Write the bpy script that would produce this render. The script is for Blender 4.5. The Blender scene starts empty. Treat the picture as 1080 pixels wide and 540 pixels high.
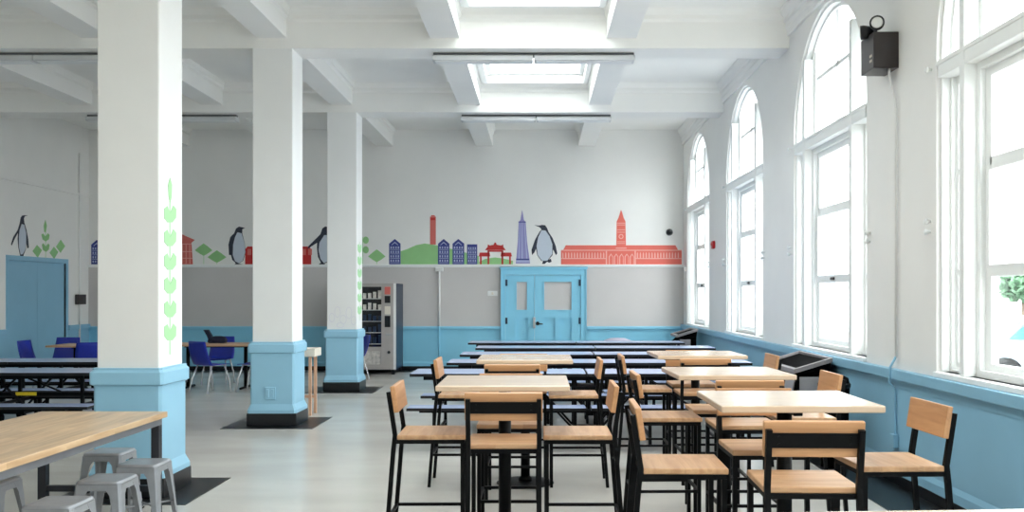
import bpy, bmesh, math, random
from mathutils import Vector, Matrix
from mathutils.geometry import tessellate_polygon
random.seed(7)
S = bpy.context.scene
COL = S.collection
PI = math.pi
# ------------------------------------------------------------------ camera constants
F, CX, CY, H = 1000.0, 568.0, 310.0, 1.57
XR, XL, YB, YN = 2.98, -9.25, 19.5, -8.0       # inner wall planes
ZC = 4.95                                       # ceiling
PITCH, COL0 = 3.97, 7.55                        # bay pitch, first visible column line

def lin(c):
    return tuple(((v/255.0)/12.92 if v/255.0 <= .04045 else ((v/255.0+.055)/1.055)**2.4) for v in c)

# ------------------------------------------------------------------ materials
def nodes_of(m):
    m.use_nodes = True
    return m.node_tree.nodes, m.node_tree.links, m.node_tree.nodes['Principled BSDF']

def mat(name, rgb, rough=.5, metal=0.0, spec=.5, nscale=0, namt=0.0, bump=0.0, bscale=60, coat=0.0, rvar=0.0):
    m = bpy.data.materials.new(name)
    n, l, p = nodes_of(m)
    base = lin(rgb)
    p.inputs['Base Color'].default_value = (*base, 1)
    p.inputs['Roughness'].default_value = rough
    p.inputs['Metallic'].default_value = metal
    p.inputs['Specular IOR Level'].default_value = spec
    p.inputs['Coat Weight'].default_value = coat
    tc = n.new('ShaderNodeTexCoord')
    if nscale:
        t = n.new('ShaderNodeTexNoise'); t.inputs['Scale'].default_value = nscale
        t.inputs['Detail'].default_value = 5
        l.new(tc.outputs['Object'], t.inputs['Vector'])
        r = n.new('ShaderNodeValToRGB')
        a = tuple(max(0, v*(1-namt)) for v in base); b = tuple(min(1, v*(1+namt)) for v in base)
        r.color_ramp.elements[0].position = .3; r.color_ramp.elements[1].position = .7
        r.color_ramp.elements[0].color = (*a, 1); r.color_ramp.elements[1].color = (*b, 1)
        l.new(t.outputs['Fac'], r.inputs['Fac']); l.new(r.outputs['Color'], p.inputs['Base Color'])
        if rvar:
            mr = n.new('ShaderNodeMapRange')
            mr.inputs['To Min'].default_value = rough-rvar; mr.inputs['To Max'].default_value = rough+rvar
            l.new(t.outputs['Fac'], mr.inputs['Value']); l.new(mr.outputs['Result'], p.inputs['Roughness'])
    if bump:
        t2 = n.new('ShaderNodeTexNoise'); t2.inputs['Scale'].default_value = bscale; t2.inputs['Detail'].default_value = 3
        l.new(tc.outputs['Object'], t2.inputs['Vector'])
        b = n.new('ShaderNodeBump'); b.inputs['Strength'].default_value = bump; b.inputs['Distance'].default_value = .01
        l.new(t2.outputs['Fac'], b.inputs['Height']); l.new(b.outputs['Normal'], p.inputs['Normal'])
    return m

def wood(name, c1, c2, axis=0, rough=.4, strip=0.0, coat=0.0, svar=.18):
    """grain runs along the local axis (0 x, 1 y, 2 z); strip = width of the glued staves"""
    m = bpy.data.materials.new(name)
    n, l, p = nodes_of(m)
    tc = n.new('ShaderNodeTexCoord'); mp = n.new('ShaderNodeMapping')
    sc = [28.0, 28.0, 28.0]; sc[axis] = 2.2
    mp.inputs['Scale'].default_value = sc
    l.new(tc.outputs['Object'], mp.inputs['Vector'])
    t = n.new('ShaderNodeTexNoise'); t.inputs['Scale'].default_value = 1.0; t.inputs['Detail'].default_value = 6
    t.inputs['Distortion'].default_value = .6
    vec = mp.outputs['Vector']
    if strip:
        sp = n.new('ShaderNodeSeparateXYZ'); l.new(tc.outputs['Object'], sp.inputs[0])
        oth = 1 if axis == 0 else 0
        d = n.new('ShaderNodeMath'); d.operation = 'DIVIDE'; d.inputs[1].default_value = strip
        l.new(sp.outputs[oth], d.inputs[0])
        fl = n.new('ShaderNodeMath'); fl.operation = 'FLOOR'; l.new(d.outputs[0], fl.inputs[0])
        d2 = n.new('ShaderNodeMath'); d2.operation = 'MULTIPLY_ADD'; d2.inputs[1].default_value = 1.7
        l.new(sp.outputs[axis], d2.inputs[0]); 
        w0 = n.new('ShaderNodeTexWhiteNoise'); w0.noise_dimensions = '1D'; l.new(fl.outputs[0], w0.inputs['W'])
        l.new(w0.outputs['Value'], d2.inputs[2])
        f2 = n.new('ShaderNodeMath'); f2.operation = 'FLOOR'; l.new(d2.outputs[0], f2.inputs[0])
        cb = n.new('ShaderNodeCombineXYZ'); l.new(fl.outputs[0], cb.inputs[0]); l.new(f2.outputs[0], cb.inputs[1])
        w = n.new('ShaderNodeTexWhiteNoise'); w.noise_dimensions = '3D'; l.new(cb.outputs[0], w.inputs['Vector'])
        ad = n.new('ShaderNodeVectorMath'); ad.operation = 'MULTIPLY_ADD'
        l.new(cb.outputs[0], ad.inputs[0]); ad.inputs[1].default_value = (3.7, 5.1, 0); l.new(vec, ad.inputs[2])
        vec = ad.outputs[0]
    l.new(vec, t.inputs['Vector'])
    r = n.new('ShaderNodeValToRGB')
    r.color_ramp.elements[0].position = .32; r.color_ramp.elements[1].position = .66
    r.color_ramp.elements[0].color = (*lin(c1), 1); r.color_ramp.elements[1].color = (*lin(c2), 1)
    l.new(t.outputs['Fac'], r.inputs['Fac'])
    out = r.outputs['Color']
    if strip:
        hs = n.new('ShaderNodeHueSaturation')
        mr = n.new('ShaderNodeMapRange'); mr.inputs['To Min'].default_value = 1-svar; mr.inputs['To Max'].default_value = 1+svar*.5
        l.new(w.outputs['Value'], mr.inputs['Value']); l.new(mr.outputs['Result'], hs.inputs['Value'])
        l.new(out, hs.inputs['Color']); out = hs.outputs['Color']
    l.new(out, p.inputs['Base Color'])
    p.inputs['Roughness'].default_value = rough
    p.inputs['Coat Weight'].default_value = coat; p.inputs['Coat Roughness'].default_value = .25
    return m

def glass(name, tint=(1, 1, 1), gl=.06):
    m = bpy.data.materials.new(name)
    m.use_nodes = True
    n, l = m.node_tree.nodes, m.node_tree.links
    n.clear()
    o = n.new('ShaderNodeOutputMaterial'); mx = n.new('ShaderNodeMixShader')
    t = n.new('ShaderNodeBsdfTransparent'); t.inputs['Color'].default_value = (*tint, 1)
    g = n.new('ShaderNodeBsdfGlossy'); g.inputs['Roughness'].default_value = .03
    mx.inputs['Fac'].default_value = gl
    l.new(t.outputs[0], mx.inputs[1]); l.new(g.outputs[0], mx.inputs[2]); l.new(mx.outputs[0], o.inputs['Surface'])
    return m

M = {}
M['wall'] = mat('white wall paint', (236, 235, 232), .6, nscale=1.5, namt=.02, bump=.03, bscale=40)
M['ceil'] = mat('white ceiling paint', (241, 240, 236), .7, nscale=1.2, namt=.02)
M['colw'] = mat('white column paint', (238, 238, 236), .5, nscale=2, namt=.02, bump=.03, bscale=30)
M['blue'] = mat('sky blue gloss paint', (150, 198, 222), .38, nscale=2, namt=.03, bump=.02, bscale=30)
M['bluedoor'] = mat('bright blue door paint', (136, 204, 231), .4, nscale=2, namt=.03)
M['bluewall'] = mat('blue paint of the side wall', (138, 186, 212), .42, nscale=2, namt=.03)
M['greypanel'] = mat('warm grey wall panel', (202, 198, 196), .55, nscale=1.3, namt=.03)
M['winwhite'] = mat('white window paint', (240, 242, 241), .4)
M['black'] = mat('black base gloss', (14, 16, 20), .3, nscale=5, namt=.2)
M['blacktile'] = mat('black floor tile', (22, 26, 28), .3, spec=.35, nscale=6, namt=.2)
M['steel'] = mat('black powder coated steel', (5, 6, 8), .5, spec=.16, nscale=30, namt=.1)
M['grey'] = mat('grey plastic', (158, 156, 160), .5, nscale=4, namt=.04)
M['galv'] = mat('pale grey painted sheet metal', (160, 163, 168), .38, metal=.35, nscale=18, namt=.06)
M['chrome'] = mat('bright chrome tube', (220, 221, 223), .25, metal=.4, nscale=10, namt=.05)
M['tframe'] = mat('grey steel table frame', (122, 124, 130), .45, metal=.4, nscale=10, namt=.05)
M['legdark'] = mat('dark steel leg', (52, 54, 60), .45, metal=.3, nscale=10, namt=.05)
M['cobalt'] = mat('cobalt blue moulded plastic', (22, 44, 160), .32, nscale=20, namt=.06)
M['navy'] = mat('navy cloth', (22, 26, 52), .8, nscale=30, namt=.2)
M['laminate'] = mat('pale blue grey laminate', (168, 182, 214), .24, nscale=8, namt=.03)
M['chairwood'] = wood('warm oak ply', (190, 144, 104), (210, 168, 126), 0, .42, .10, .1, .14)
M['backwood'] = wood('warm oak ply board', (186, 134, 90), (207, 156, 110), 0, .42, 0, .1)
M['tabletop'] = wood('pale maple tabletop', (219, 192, 164), (225, 199, 171), 0, .26, .09, .8, .05)
M['butcher'] = wood('butcher block maple', (196, 160, 120), (222, 190, 150), 1, .32, .07, .2, .16)
M['standwood'] = wood('pale stand wood', (206, 160, 132), (222, 180, 150), 2, .5)
M['schooltop'] = wood('school table beech', (198, 158, 124), (214, 176, 142), 0, .4)
M['glass'] = glass('clear window glass', (.98, 1, 1), .05)
M['darkglass'] = mat('dark display glass', (22, 26, 32), .12, nscale=3, namt=.1)
M['creamtop'] = mat('cream top', (226, 218, 204), .5, nscale=4, namt=.04)
M['vend'] = mat('silver vending panel', (178, 172, 168), .4, metal=.2, nscale=5, namt=.04)
M['navymetal'] = mat('dark navy metal', (22, 44, 70), .4, nscale=4, namt=.06)
M['white'] = mat('white plastic', (232, 232, 230), .45, nscale=5, namt=.02)
M['fixture'] = mat('grey light housing', (205, 206, 207), .5, nscale=5, namt=.03)
M['fixtop'] = mat('dark fixture spine', (92, 94, 97), .5, nscale=5, namt=.03)
M['tube'] = mat('white fluorescent tube', (228, 230, 230), .3, nscale=5, namt=.01)
M['ebox'] = mat('brown black enamel', (52, 46, 46), .38, nscale=10, namt=.06)
M['red'] = mat('red alarm plastic', (190, 28, 34), .4, nscale=10, namt=.05)
M['matte'] = mat('matte black liner', (7, 7, 8), .95, spec=.05, nscale=12, namt=.1)
M['cartgrey'] = mat('worn grey plastic', (138, 134, 136), .6, nscale=6, namt=.05)
M['yellow'] = mat('yellow sticker', (216, 190, 30), .5, nscale=10, namt=.05)
M['lilac'] = mat('lilac grey plastic', (176, 172, 190), .5, nscale=6, namt=.03)
M['dred'] = mat('brick red vinyl', (212, 108, 100), .6, nscale=6, namt=.03)
M['ered'] = mat('coral red vinyl', (230, 112, 98), .6, nscale=6, namt=.03)
M['epink'] = mat('pale coral vinyl', (240, 178, 166), .6, nscale=6, namt=.02)
M['sred'] = mat('scarlet vinyl', (196, 44, 44), .6, nscale=6, namt=.03)
M['dgreen'] = mat('leaf green vinyl', (148, 200, 136), .6, nscale=6, namt=.03)
M['lgreen'] = mat('pale leaf green vinyl', (170, 221, 164), .6, nscale=6, namt=.03)
M['dblue'] = mat('navy blue vinyl', (52, 62, 134), .6, nscale=6, namt=.03)
M['lblue'] = mat('pale periwinkle vinyl', (172, 180, 214), .6, nscale=6, namt=.02)
M['purple'] = mat('violet vinyl', (146, 142, 194), .6, nscale=6, namt=.03)
M['pengdark'] = mat('dark slate vinyl', (48, 52, 68), .6, nscale=6, namt=.05)
M['penggrey'] = mat('blue grey vinyl', (196, 205, 217), .6, nscale=6, namt=.02)
M['asphalt'] = mat('pale street asphalt', (150, 150, 150), .8, nscale=2, namt=.1)
M['facade'] = mat('pale stucco facade', (225, 222, 215), .8, nscale=1, namt=.04)
M['facwin'] = mat('blue grey window glass', (120, 140, 165), .15, nscale=1, namt=.1)
M['carpaint'] = mat('pale teal car paint', (150, 172, 182), .25, coat=.5, nscale=3, namt=.02)
M['carglass'] = mat('blue car glass', (70, 140, 165), .1, nscale=3, namt=.05)
M['rubber'] = mat('black rubber', (16, 16, 18), .85, spec=.15, nscale=12, namt=.1)
M['leaf'] = mat('street tree leaves', (78, 112, 84), .7, nscale=9, namt=.4)
M['bark'] = mat('grey bark', (110, 98, 86), .8, nscale=12, namt=.2)
M['snack'] = mat('snack packets', (200, 196, 190), .5, nscale=14, namt=.35)

def floor_mat():
    m = bpy.data.materials.new('polished pale terrazzo')
    n, l, p = nodes_of(m)
    tc = n.new('ShaderNodeTexCoord')
    big = n.new('ShaderNodeTexNoise'); big.inputs['Scale'].default_value = 1.1; big.inputs['Detail'].default_value = 6
    mp = n.new('ShaderNodeMapping'); mp.inputs['Scale'].default_value = (.6, 1.6, 1)
    l.new(tc.outputs['Object'], mp.inputs['Vector']); l.new(mp.outputs['Vector'], big.inputs['Vector'])
    r = n.new('ShaderNodeValToRGB')
    r.color_ramp.elements[0].position = .3; r.color_ramp.elements[1].position = .72
    r.color_ramp.elements[0].color = (*lin((196, 193, 186)), 1); r.color_ramp.elements[1].color = (*lin((210, 207, 200)), 1)
    l.new(big.outputs['Fac'], r.inputs['Fac'])
    sm = n.new('ShaderNodeTexNoise'); sm.inputs['Scale'].default_value = 110; sm.inputs['Detail'].default_value = 2
    l.new(tc.outputs['Object'], sm.inputs['Vector'])
    r2 = n.new('ShaderNodeValToRGB')
    r2.color_ramp.elements[0].position = .35; r2.color_ramp.elements[1].position = .6
    r2.color_ramp.elements[0].color = (.86, .86, .86, 1); r2.color_ramp.elements[1].color = (1, 1, 1, 1)
    l.new(sm.outputs['Fac'], r2.inputs['Fac'])
    mx = n.new('ShaderNodeMix'); mx.data_type = 'RGBA'; mx.blend_type = 'MULTIPLY'; mx.inputs[0].default_value = .35
    l.new(r.outputs['Color'], mx.inputs[6]); l.new(r2.outputs['Color'], mx.inputs[7])
    l.new(mx.outputs[2], p.inputs['Base Color'])
    mr = n.new('ShaderNodeMapRange'); mr.inputs['To Min'].default_value = .20; mr.inputs['To Max'].default_value = .25
    l.new(big.outputs['Fac'], mr.inputs['Value']); l.new(mr.outputs['Result'], p.inputs['Roughness'])
    p.inputs['Specular IOR Level'].default_value = .55
    return m
M['floor'] = floor_mat()

# ------------------------------------------------------------------ mesh builder
class MB:
    def __init__(self):
        self.bm = bmesh.new()
    def box(self, x0, x1, y0, y1, z0, z1, bev=0, seg=2):
        mx = Matrix.Translation(((x0+x1)/2, (y0+y1)/2, (z0+z1)/2)) @ Matrix.Diagonal((abs(x1-x0), abs(y1-y0), abs(z1-z0), 1))
        vs = bmesh.ops.create_cube(self.bm, size=1, matrix=mx)['verts']
        if bev:
            es = list({e for v in vs for e in v.link_edges})
            bmesh.ops.bevel(self.bm, geom=es, offset=bev, segments=seg, affect='EDGES', profile=.5)
        return self
    def tube(self, pts, r, n=8, closed=False):
        pts = [Vector(p) for p in pts]
        N = len(pts); rings = []
        for i, p in enumerate(pts):
            if closed:
                a = (p-pts[i-1]).normalized(); b = (pts[(i+1) % N]-p).normalized()
            else:
                a = (p-pts[i-1]).normalized() if i else None
                b = (pts[i+1]-p).normalized() if i < N-1 else None
                a = a or b; b = b or a
            t = (a+b)
            t = t.normalized() if t.length > 1e-6 else a
            k = 1/max(.35, t.dot(a))
            up = Vector((0, 0, 1)) if abs(t.z) < .8 else Vector((0, 1, 0)) if abs(t.y) < .7 else Vector((1, 0, 0))
            u = t.cross(up).normalized(); v = t.cross(u).normalized()
            rr = r[i] if isinstance(r, (list, tuple)) else r
            if n == 4:
                rr = rr*1.414
            ring = []
            for j in range(n):
                an = 2*PI*(j+.5)/n
                ring.append(self.bm.verts.new(p+(u*math.cos(an)+v*math.sin(an))*rr*(k if n == 4 and not closed else 1)))
            rings.append(ring)
        M_ = N if closed else N-1
        for i in range(M_):
            A, B = rings[i], rings[(i+1) % N]
            for j in range(n):
                f = self.bm.faces.new((A[j], A[(j+1) % n], B[(j+1) % n], B[j]))
                f.smooth = n > 5
        if not closed:
            self.bm.faces.new(rings[0]); self.bm.faces.new(rings[-1])
        return self
    def lathe(self, prof, c=(0, 0, 0), n=24, axis='z'):
        c = Vector(c); rings = []
        for (r, h) in prof:
            ring = []
            for j in range(n):
                a = 2*PI*j/n
                q = (r*math.cos(a), r*math.sin(a), h)
                if axis == 'x': q = (q[2], q[0], q[1])
                if axis == 'y': q = (q[0], q[2], q[1])
                ring.append(self.bm.verts.new(c+Vector(q)))
            rings.append(ring)
        for A, B in zip(rings, rings[1:]):
            for j in range(n):
                f = self.bm.faces.new((A[j], A[(j+1) % n], B[(j+1) % n], B[j])); f.smooth = True
        self.bm.faces.new(rings[0]); self.bm.faces.new(rings[-1])
        return self
    def plate(self, loops, fn, w0, w1):
        """polygon with holes in (u,v), fn(u,v,w)->point, extruded from w0 to w1"""
        flat = [p for lp in loops for p in lp]
        tri = tessellate_polygon([[Vector((p[0], p[1], 0)) for p in lp] for lp in loops])
        va = [self.bm.verts.new(fn(p[0], p[1], w0)) for p in flat]
        vb = [self.bm.verts.new(fn(p[0], p[1], w1)) for p in flat]
        for t in tri:
            try:
                self.bm.faces.new([va[i] for i in t]); self.bm.faces.new([vb[i] for i in reversed(t)])
            except ValueError:
                pass
        o = 0
        for lp in loops:
            k = len(lp)
            for i in range(k):
                a, b = o+i, o+(i+1) % k
                self.bm.faces.new((va[a], va[b], vb[b], vb[a]))
            o += k
        return self
    def sheet(self, fn, nu, nv, th):
        """double sided curved sheet fn(u,v)->point with thickness along its normal"""
        P = [[Vector(fn(i/nu, j/nv)) for j in range(nv+1)] for i in range(nu+1)]
        def nor(i, j):
            a = P[min(i+1, nu)][j]-P[max(i-1, 0)][j]; b = P[i][min(j+1, nv)]-P[i][max(j-1, 0)]
            return a.cross(b).normalized()
        A = [[self.bm.verts.new(P[i][j]+nor(i, j)*th/2) for j in range(nv+1)] for i in range(nu+1)]
        B = [[self.bm.verts.new(P[i][j]-nor(i, j)*th/2) for j in range(nv+1)] for i in range(nu+1)]
        for i in range(nu):
            for j in range(nv):
                f = self.bm.faces.new((A[i][j], A[i+1][j], A[i+1][j+1], A[i][j+1])); f.smooth = True
                f = self.bm.faces.new((B[i][j+1], B[i+1][j+1], B[i+1][j], B[i][j])); f.smooth = True
        for i in range(nu):
            for j in (0, nv):
                self.bm.faces.new((A[i][j], B[i][j], B[i+1][j], A[i+1][j]))
        for j in range(nv):
            for i in (0, nu):
                self.bm.faces.new((A[i][j], A[i][j+1], B[i][j+1], B[i][j]))
        return self
    def loft(self, secs):
        R = [[self.bm.verts.new(Vector(p)) for p in s] for s in secs]
        n = len(R[0])
        for A, B in zip(R, R[1:]):
            for j in range(n):
                self.bm.faces.new((A[j], A[(j+1) % n], B[(j+1) % n], B[j]))
        self.bm.faces.new(R[0]); self.bm.faces.new(R[-1])
        return self
    def obj(self, name, m, parent=None, loc=None, rot=None):
        bmesh.ops.recalc_face_normals(self.bm, faces=self.bm.faces)
        me = bpy.data.meshes.new(name)
        self.bm.to_mesh(me); self.bm.free()
        me.materials.append(m if not isinstance(m, str) else M[m])
        o = bpy.data.objects.new(name, me)
        COL.objects.link(o)
        if parent: o.parent = parent
        if loc: o.location = loc
        if rot: o.rotation_euler = rot
        return o

def tag(o, label=None, cat=None, group=None, kind=None):
    if label: o['label'] = label
    if cat: o['category'] = cat
    if group: o['group'] = group
    if kind: o['kind'] = kind
    return o

def thing(name, label, cat, loc=(0, 0, 0), rz=0, group=None):
    o = bpy.data.objects.new(name, None)
    o.empty_display_size = .1
    COL.objects.link(o); o.location = loc; o.rotation_euler = (0, 0, rz)
    return tag(o, label, cat, group)

def struct_empty(name, loc=(0, 0, 0)):
    o = bpy.data.objects.new(name, None); COL.objects.link(o); o.location = loc; o['kind'] = 'structure'
    return o

def struct(name, mb, m, parent=None):
    o = mb.obj(name, m, parent)
    if parent is None: o['kind'] = 'structure'
    return o

def dup(root, loc, rz, label, group=None):
    r = root.copy(); COL.objects.link(r); r.location = loc; r.rotation_euler = (0, 0, rz); r['label'] = label
    if group: r['group'] = group
    for ch in list(root.children):
        c = ch.copy(); COL.objects.link(c); c.parent = r
        for g in ch.children:
            d = g.copy(); COL.objects.link(d); d.parent = c
    return r

# ------------------------------------------------------------------ the room
WINY = [9.84+PITCH*k for k in range(-4, 3)]  # windows out of view are unseen additions that bring in fill daylight
BEAMY = [COL0+PITCH*k for k in range(-3, 3)]
LONGX = [-7.35, -5.25, -3.17, -1.115, .985]

struct('floor', MB().box(XL-.3, XR+.35, YN-.3, YB+.3, -.2, 0), 'floor')
b = MB()
b.box(XR-.45, XR, YN, YB, -.001, .004); b.box(XL, XR-.45, YB-.45, YB, -.001, .004); b.box(XL, XL+.45, YN, YB-.45, -.001, .004)
struct('floor_border', b, 'blacktile')

SILL, SPRING, HW = .96, 3.35, 1.23
def arch(yc, hw, z0, zs, n=28):
    pts = [(yc-hw, z0), (yc+hw, z0)]
    for i in range(n+1):
        a = PI*i/n
        pts.append((yc+hw*math.cos(a), zs+hw*math.sin(a)))
    return pts
b = MB()
outer = [(YN-.3, 0), (YB+.3, 0), (YB+.3, 5.4), (YN-.3, 5.4)]
b.plate([outer]+[arch(y, HW, SILL, SPRING) for y in WINY], lambda u, v, w: Vector((w, u, v)), XR, XR+.35)
struct('wall_right', b, 'wall')
# blue dado on the window wall: panel, ledge, moulded foot
b = MB().box(XR-.014, XR, YN, YB, .085, .87)
b.box(XR-.022, XR, YN, YB, .80, .87)
struct('wall_right_dado_panel', b, 'bluewall')
b = MB().box(XR-.065, XR+.0, YN, YB, .865, .95, .008)
b.box(XR-.04, XR, YN, YB, .845, .866)
struct('trim_1', b, 'bluewall')
b = MB().plate([[(0, .085), (.03, .085), (.03, .15), (.014, .19), (0, .19)]], lambda u, v, w: Vector((XR-u, w, v)), YN, YB)
struct('trim_2', b, 'bluewall')
struct('baseboard_right', MB().box(XR-.036, XR, YN, YB, 0, .086), 'black')
# cornice of the window wall
b = MB()
prof = [(0, 4.63), (.03, 4.63), (.03, 4.70), (.045, 4.72), (.045, 4.78), (.07, 4.80), (.07, 4.83), (.12, 4.91), (.12, ZC), (0, ZC)]
b.plate([prof], lambda u, v, w: Vector((XR-u, w, v)), YN, YB)
struct('cornice', b, 'wall')

struct('wall_back', MB().box(XL-.3, XR+.3, YB, YB+.25, 0, 5.4), 'wall')
struct('wall_near', MB().box(XL-.3, XR+.3, YN-.25, YN, 0, 5.4), 'wall')
# left wall with a recess for its door
DY0, DY1, DZ = 16.55, 18.55, 2.16
b = MB().plate([[(YN-.3, 0), (DY0, 0), (DY0, DZ), (DY1, DZ), (DY1, 0), (YB+.3, 0), (YB+.3, 5.4), (YN-.3, 5.4)]], lambda u, v, w: Vector((w, u, v)), XL-.25, XL)
struct('wall_left', b, 'wall')
b = MB()
b.box(XL, XL+.014, YN, DY0-.09, .085, .95); b.box(XL, XL+.014, DY1+.09, YB, .085, .95)
struct('wall_left_dado_panel', b, 'bluewall')
b = MB()
b.box(XL, XL+.04, YN, DY0-.09, .86, .955, .006); b.box(XL, XL+.04, DY1+.09, YB, .86, .955, .006)
struct('trim_3', b, 'bluewall')
b = MB(); b.box(XL, XL+.03, YN, DY0-.09, 0, .086); b.box(XL, XL+.03, DY1+.09, YB, 0, .086)
struct('baseboard_left', b, 'black')
struct('trim_4', MB().box(XL, XL+.035, YN, YB, 3.55, 3.60, .008), 'wall')
d2 = struct_empty('door_2')
b = MB()
b.box(XL-.12, XL+.012, DY0-.09, DY0, 0, DZ+.09, .006); b.box(XL-.12, XL+.012, DY1, DY1+.09, 0, DZ+.09, .006); b.box(XL-.12, XL+.012, DY0, DY1, DZ, DZ+.09, .006)
b.obj('door_frame', 'bluewall', d2)
b = MB()
ym = (DY0+DY1)/2
b.box(XL-.20, XL-.03, DY0, ym-.002, .0, DZ)
b.obj('door_leaf', 'bluewall', d2)
b = MB(); b.box(XL-.20, XL-.03, ym+.002, DY1, .0, DZ)
b.obj('door_leaf', 'bluewall', d2)

# back wall finishes
def bw(px, py, w=0.0):
    return Vector(((px-CX)*YB/F, YB-w, H-(py-CY)*YB/F))
XD0, XD1 = (528.3-CX)*YB/F, (618.5-CX)*YB/F          # blue double doors (outer frame)
b = MB()
for x0, x1 in ((XL, XD0), (XD1, XR)):
    b.box(x0, x1, YB-.012, YB, .89, 2.125)
struct('wall_back_panel', b, 'greypanel')
b = MB()
for x0, x1 in ((XL, XD0), (XD1, XR)):
    b.box(x0, x1, YB-.016, YB, .085, .89)
struct('wall_back_dado_panel', b, 'bluedoor')
b = MB()
for x0, x1 in ((XL, XD0), (XD1, XR)):
    b.box(x0, x1, YB-.065, YB, .845, .905, .006); b.box(x0, x1, YB-.03, YB, .805, .846)
    b.plate([[(0, .085), (.032, .085), (.032, .15), (.016, .19), (0, .19)]], lambda u, v, w: Vector((w, YB-u, v)), x0, x1)
struct('trim_5', b, 'bluedoor')
b = MB()
b.box(XL, XR, YB-.05, YB, 2.135, 2.175, .006); b.box(XL, XR, YB-.025, YB, 2.115, 2.136)
struct('trim_6', b, 'winwhite')
b = MB()
for x0, x1 in ((XL, XD0), (XD1, XR)):
    b.box(x0, x1, YB-.036, YB, 0, .086)
struct('baseboard_back', b, 'black')

# ceiling with skylight openings
SKX0, SKX1 = -.80, .70
SKY = [(COL0+PITCH*k+.62, COL0+PITCH*(k+1)-.62) for k in (-3, -2, -1, 0, 1)]  # skylights on the camera side, out of view, are added to light the room
b = MB()
holes = [[(SKX0, a), (SKX1, a), (SKX1, c), (SKX0, c)] for a, c in SKY]
b.plate([[(XL-.3, YN-.3), (XR+.35, YN-.3), (XR+.35, YB+.3), (XL-.3, YB+.3)]]+holes, lambda u, v, w: Vector((u, v, w)), ZC, ZC+.3)
struct('ceiling', b, 'ceil')
def crown(mb, x0, x1, y0, y1):
    pass
for y in BEAMY:
    b = MB()
    pr = [(-.25, 4.49), (.25, 4.49), (.25, 4.80), (.28, 4.83), (.28, 4.88), (.34, ZC), (-.34, ZC), (-.28, 4.88), (-.28, 4.83), (-.25, 4.80)]
    b.plate([pr], lambda u, v, w: Vector((w, y+u, v)), XL, XR)
    struct('beam', b, 'ceil')
for x in LONGX:
    b = MB()
    pr = [(-.175, 4.61), (.175, 4.61), (.175, 4.83), (.20, 4.86), (.20, 4.90), (.24, ZC), (-.24, ZC), (-.20, 4.90), (-.20, 4.86), (-.175, 4.83)]
    b.plate([pr], lambda u, v, w: Vector((x+u, w, v)), YN, YB)
    struct('beam', b, 'ceil')
for i, (a, c) in enumerate(SKY):
    s = struct_empty('window_%d' % (len(WINY)+1+i))
    b = MB()
    ring = lambda x0, x1, y0, y1: [(x0, y0), (x1, y0), (x1, y1), (x0, y1)]
    up = lambda u, v, w: Vector((u, v, w))
    b.plate([ring(SKX0-.10, SKX1+.10, a-.10, c+.10), ring(SKX0, SKX1, a, c)], up, ZC-.045, ZC)
    b.plate([ring(SKX0-.06, SKX1+.06, a-.06, c+.06), ring(SKX0, SKX1, a, c)], up, ZC-.07, ZC-.045)
    b.plate([ring(SKX0, SKX1, a, c), ring(SKX0+.07, SKX1-.07, a+.07, c-.07)], up, ZC+.06, ZC+.12)
    b.obj('window_frame', 'winwhite', s)
    b = MB()
    nb = 6
    for k in range(1, nb):
        y = a+(c-a)*k/nb
        b.box(SKX0+.07, SKX1-.07, y-.015, y+.015, ZC+.085, ZC+.12)
    b.obj('glazing_bar', 'winwhite', s)
    b = MB().box(SKX0+.05, SKX1-.05, a+.05, c-.05, ZC+.125, ZC+.13)
    b.obj('glass_pane', 'glass', s)

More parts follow.
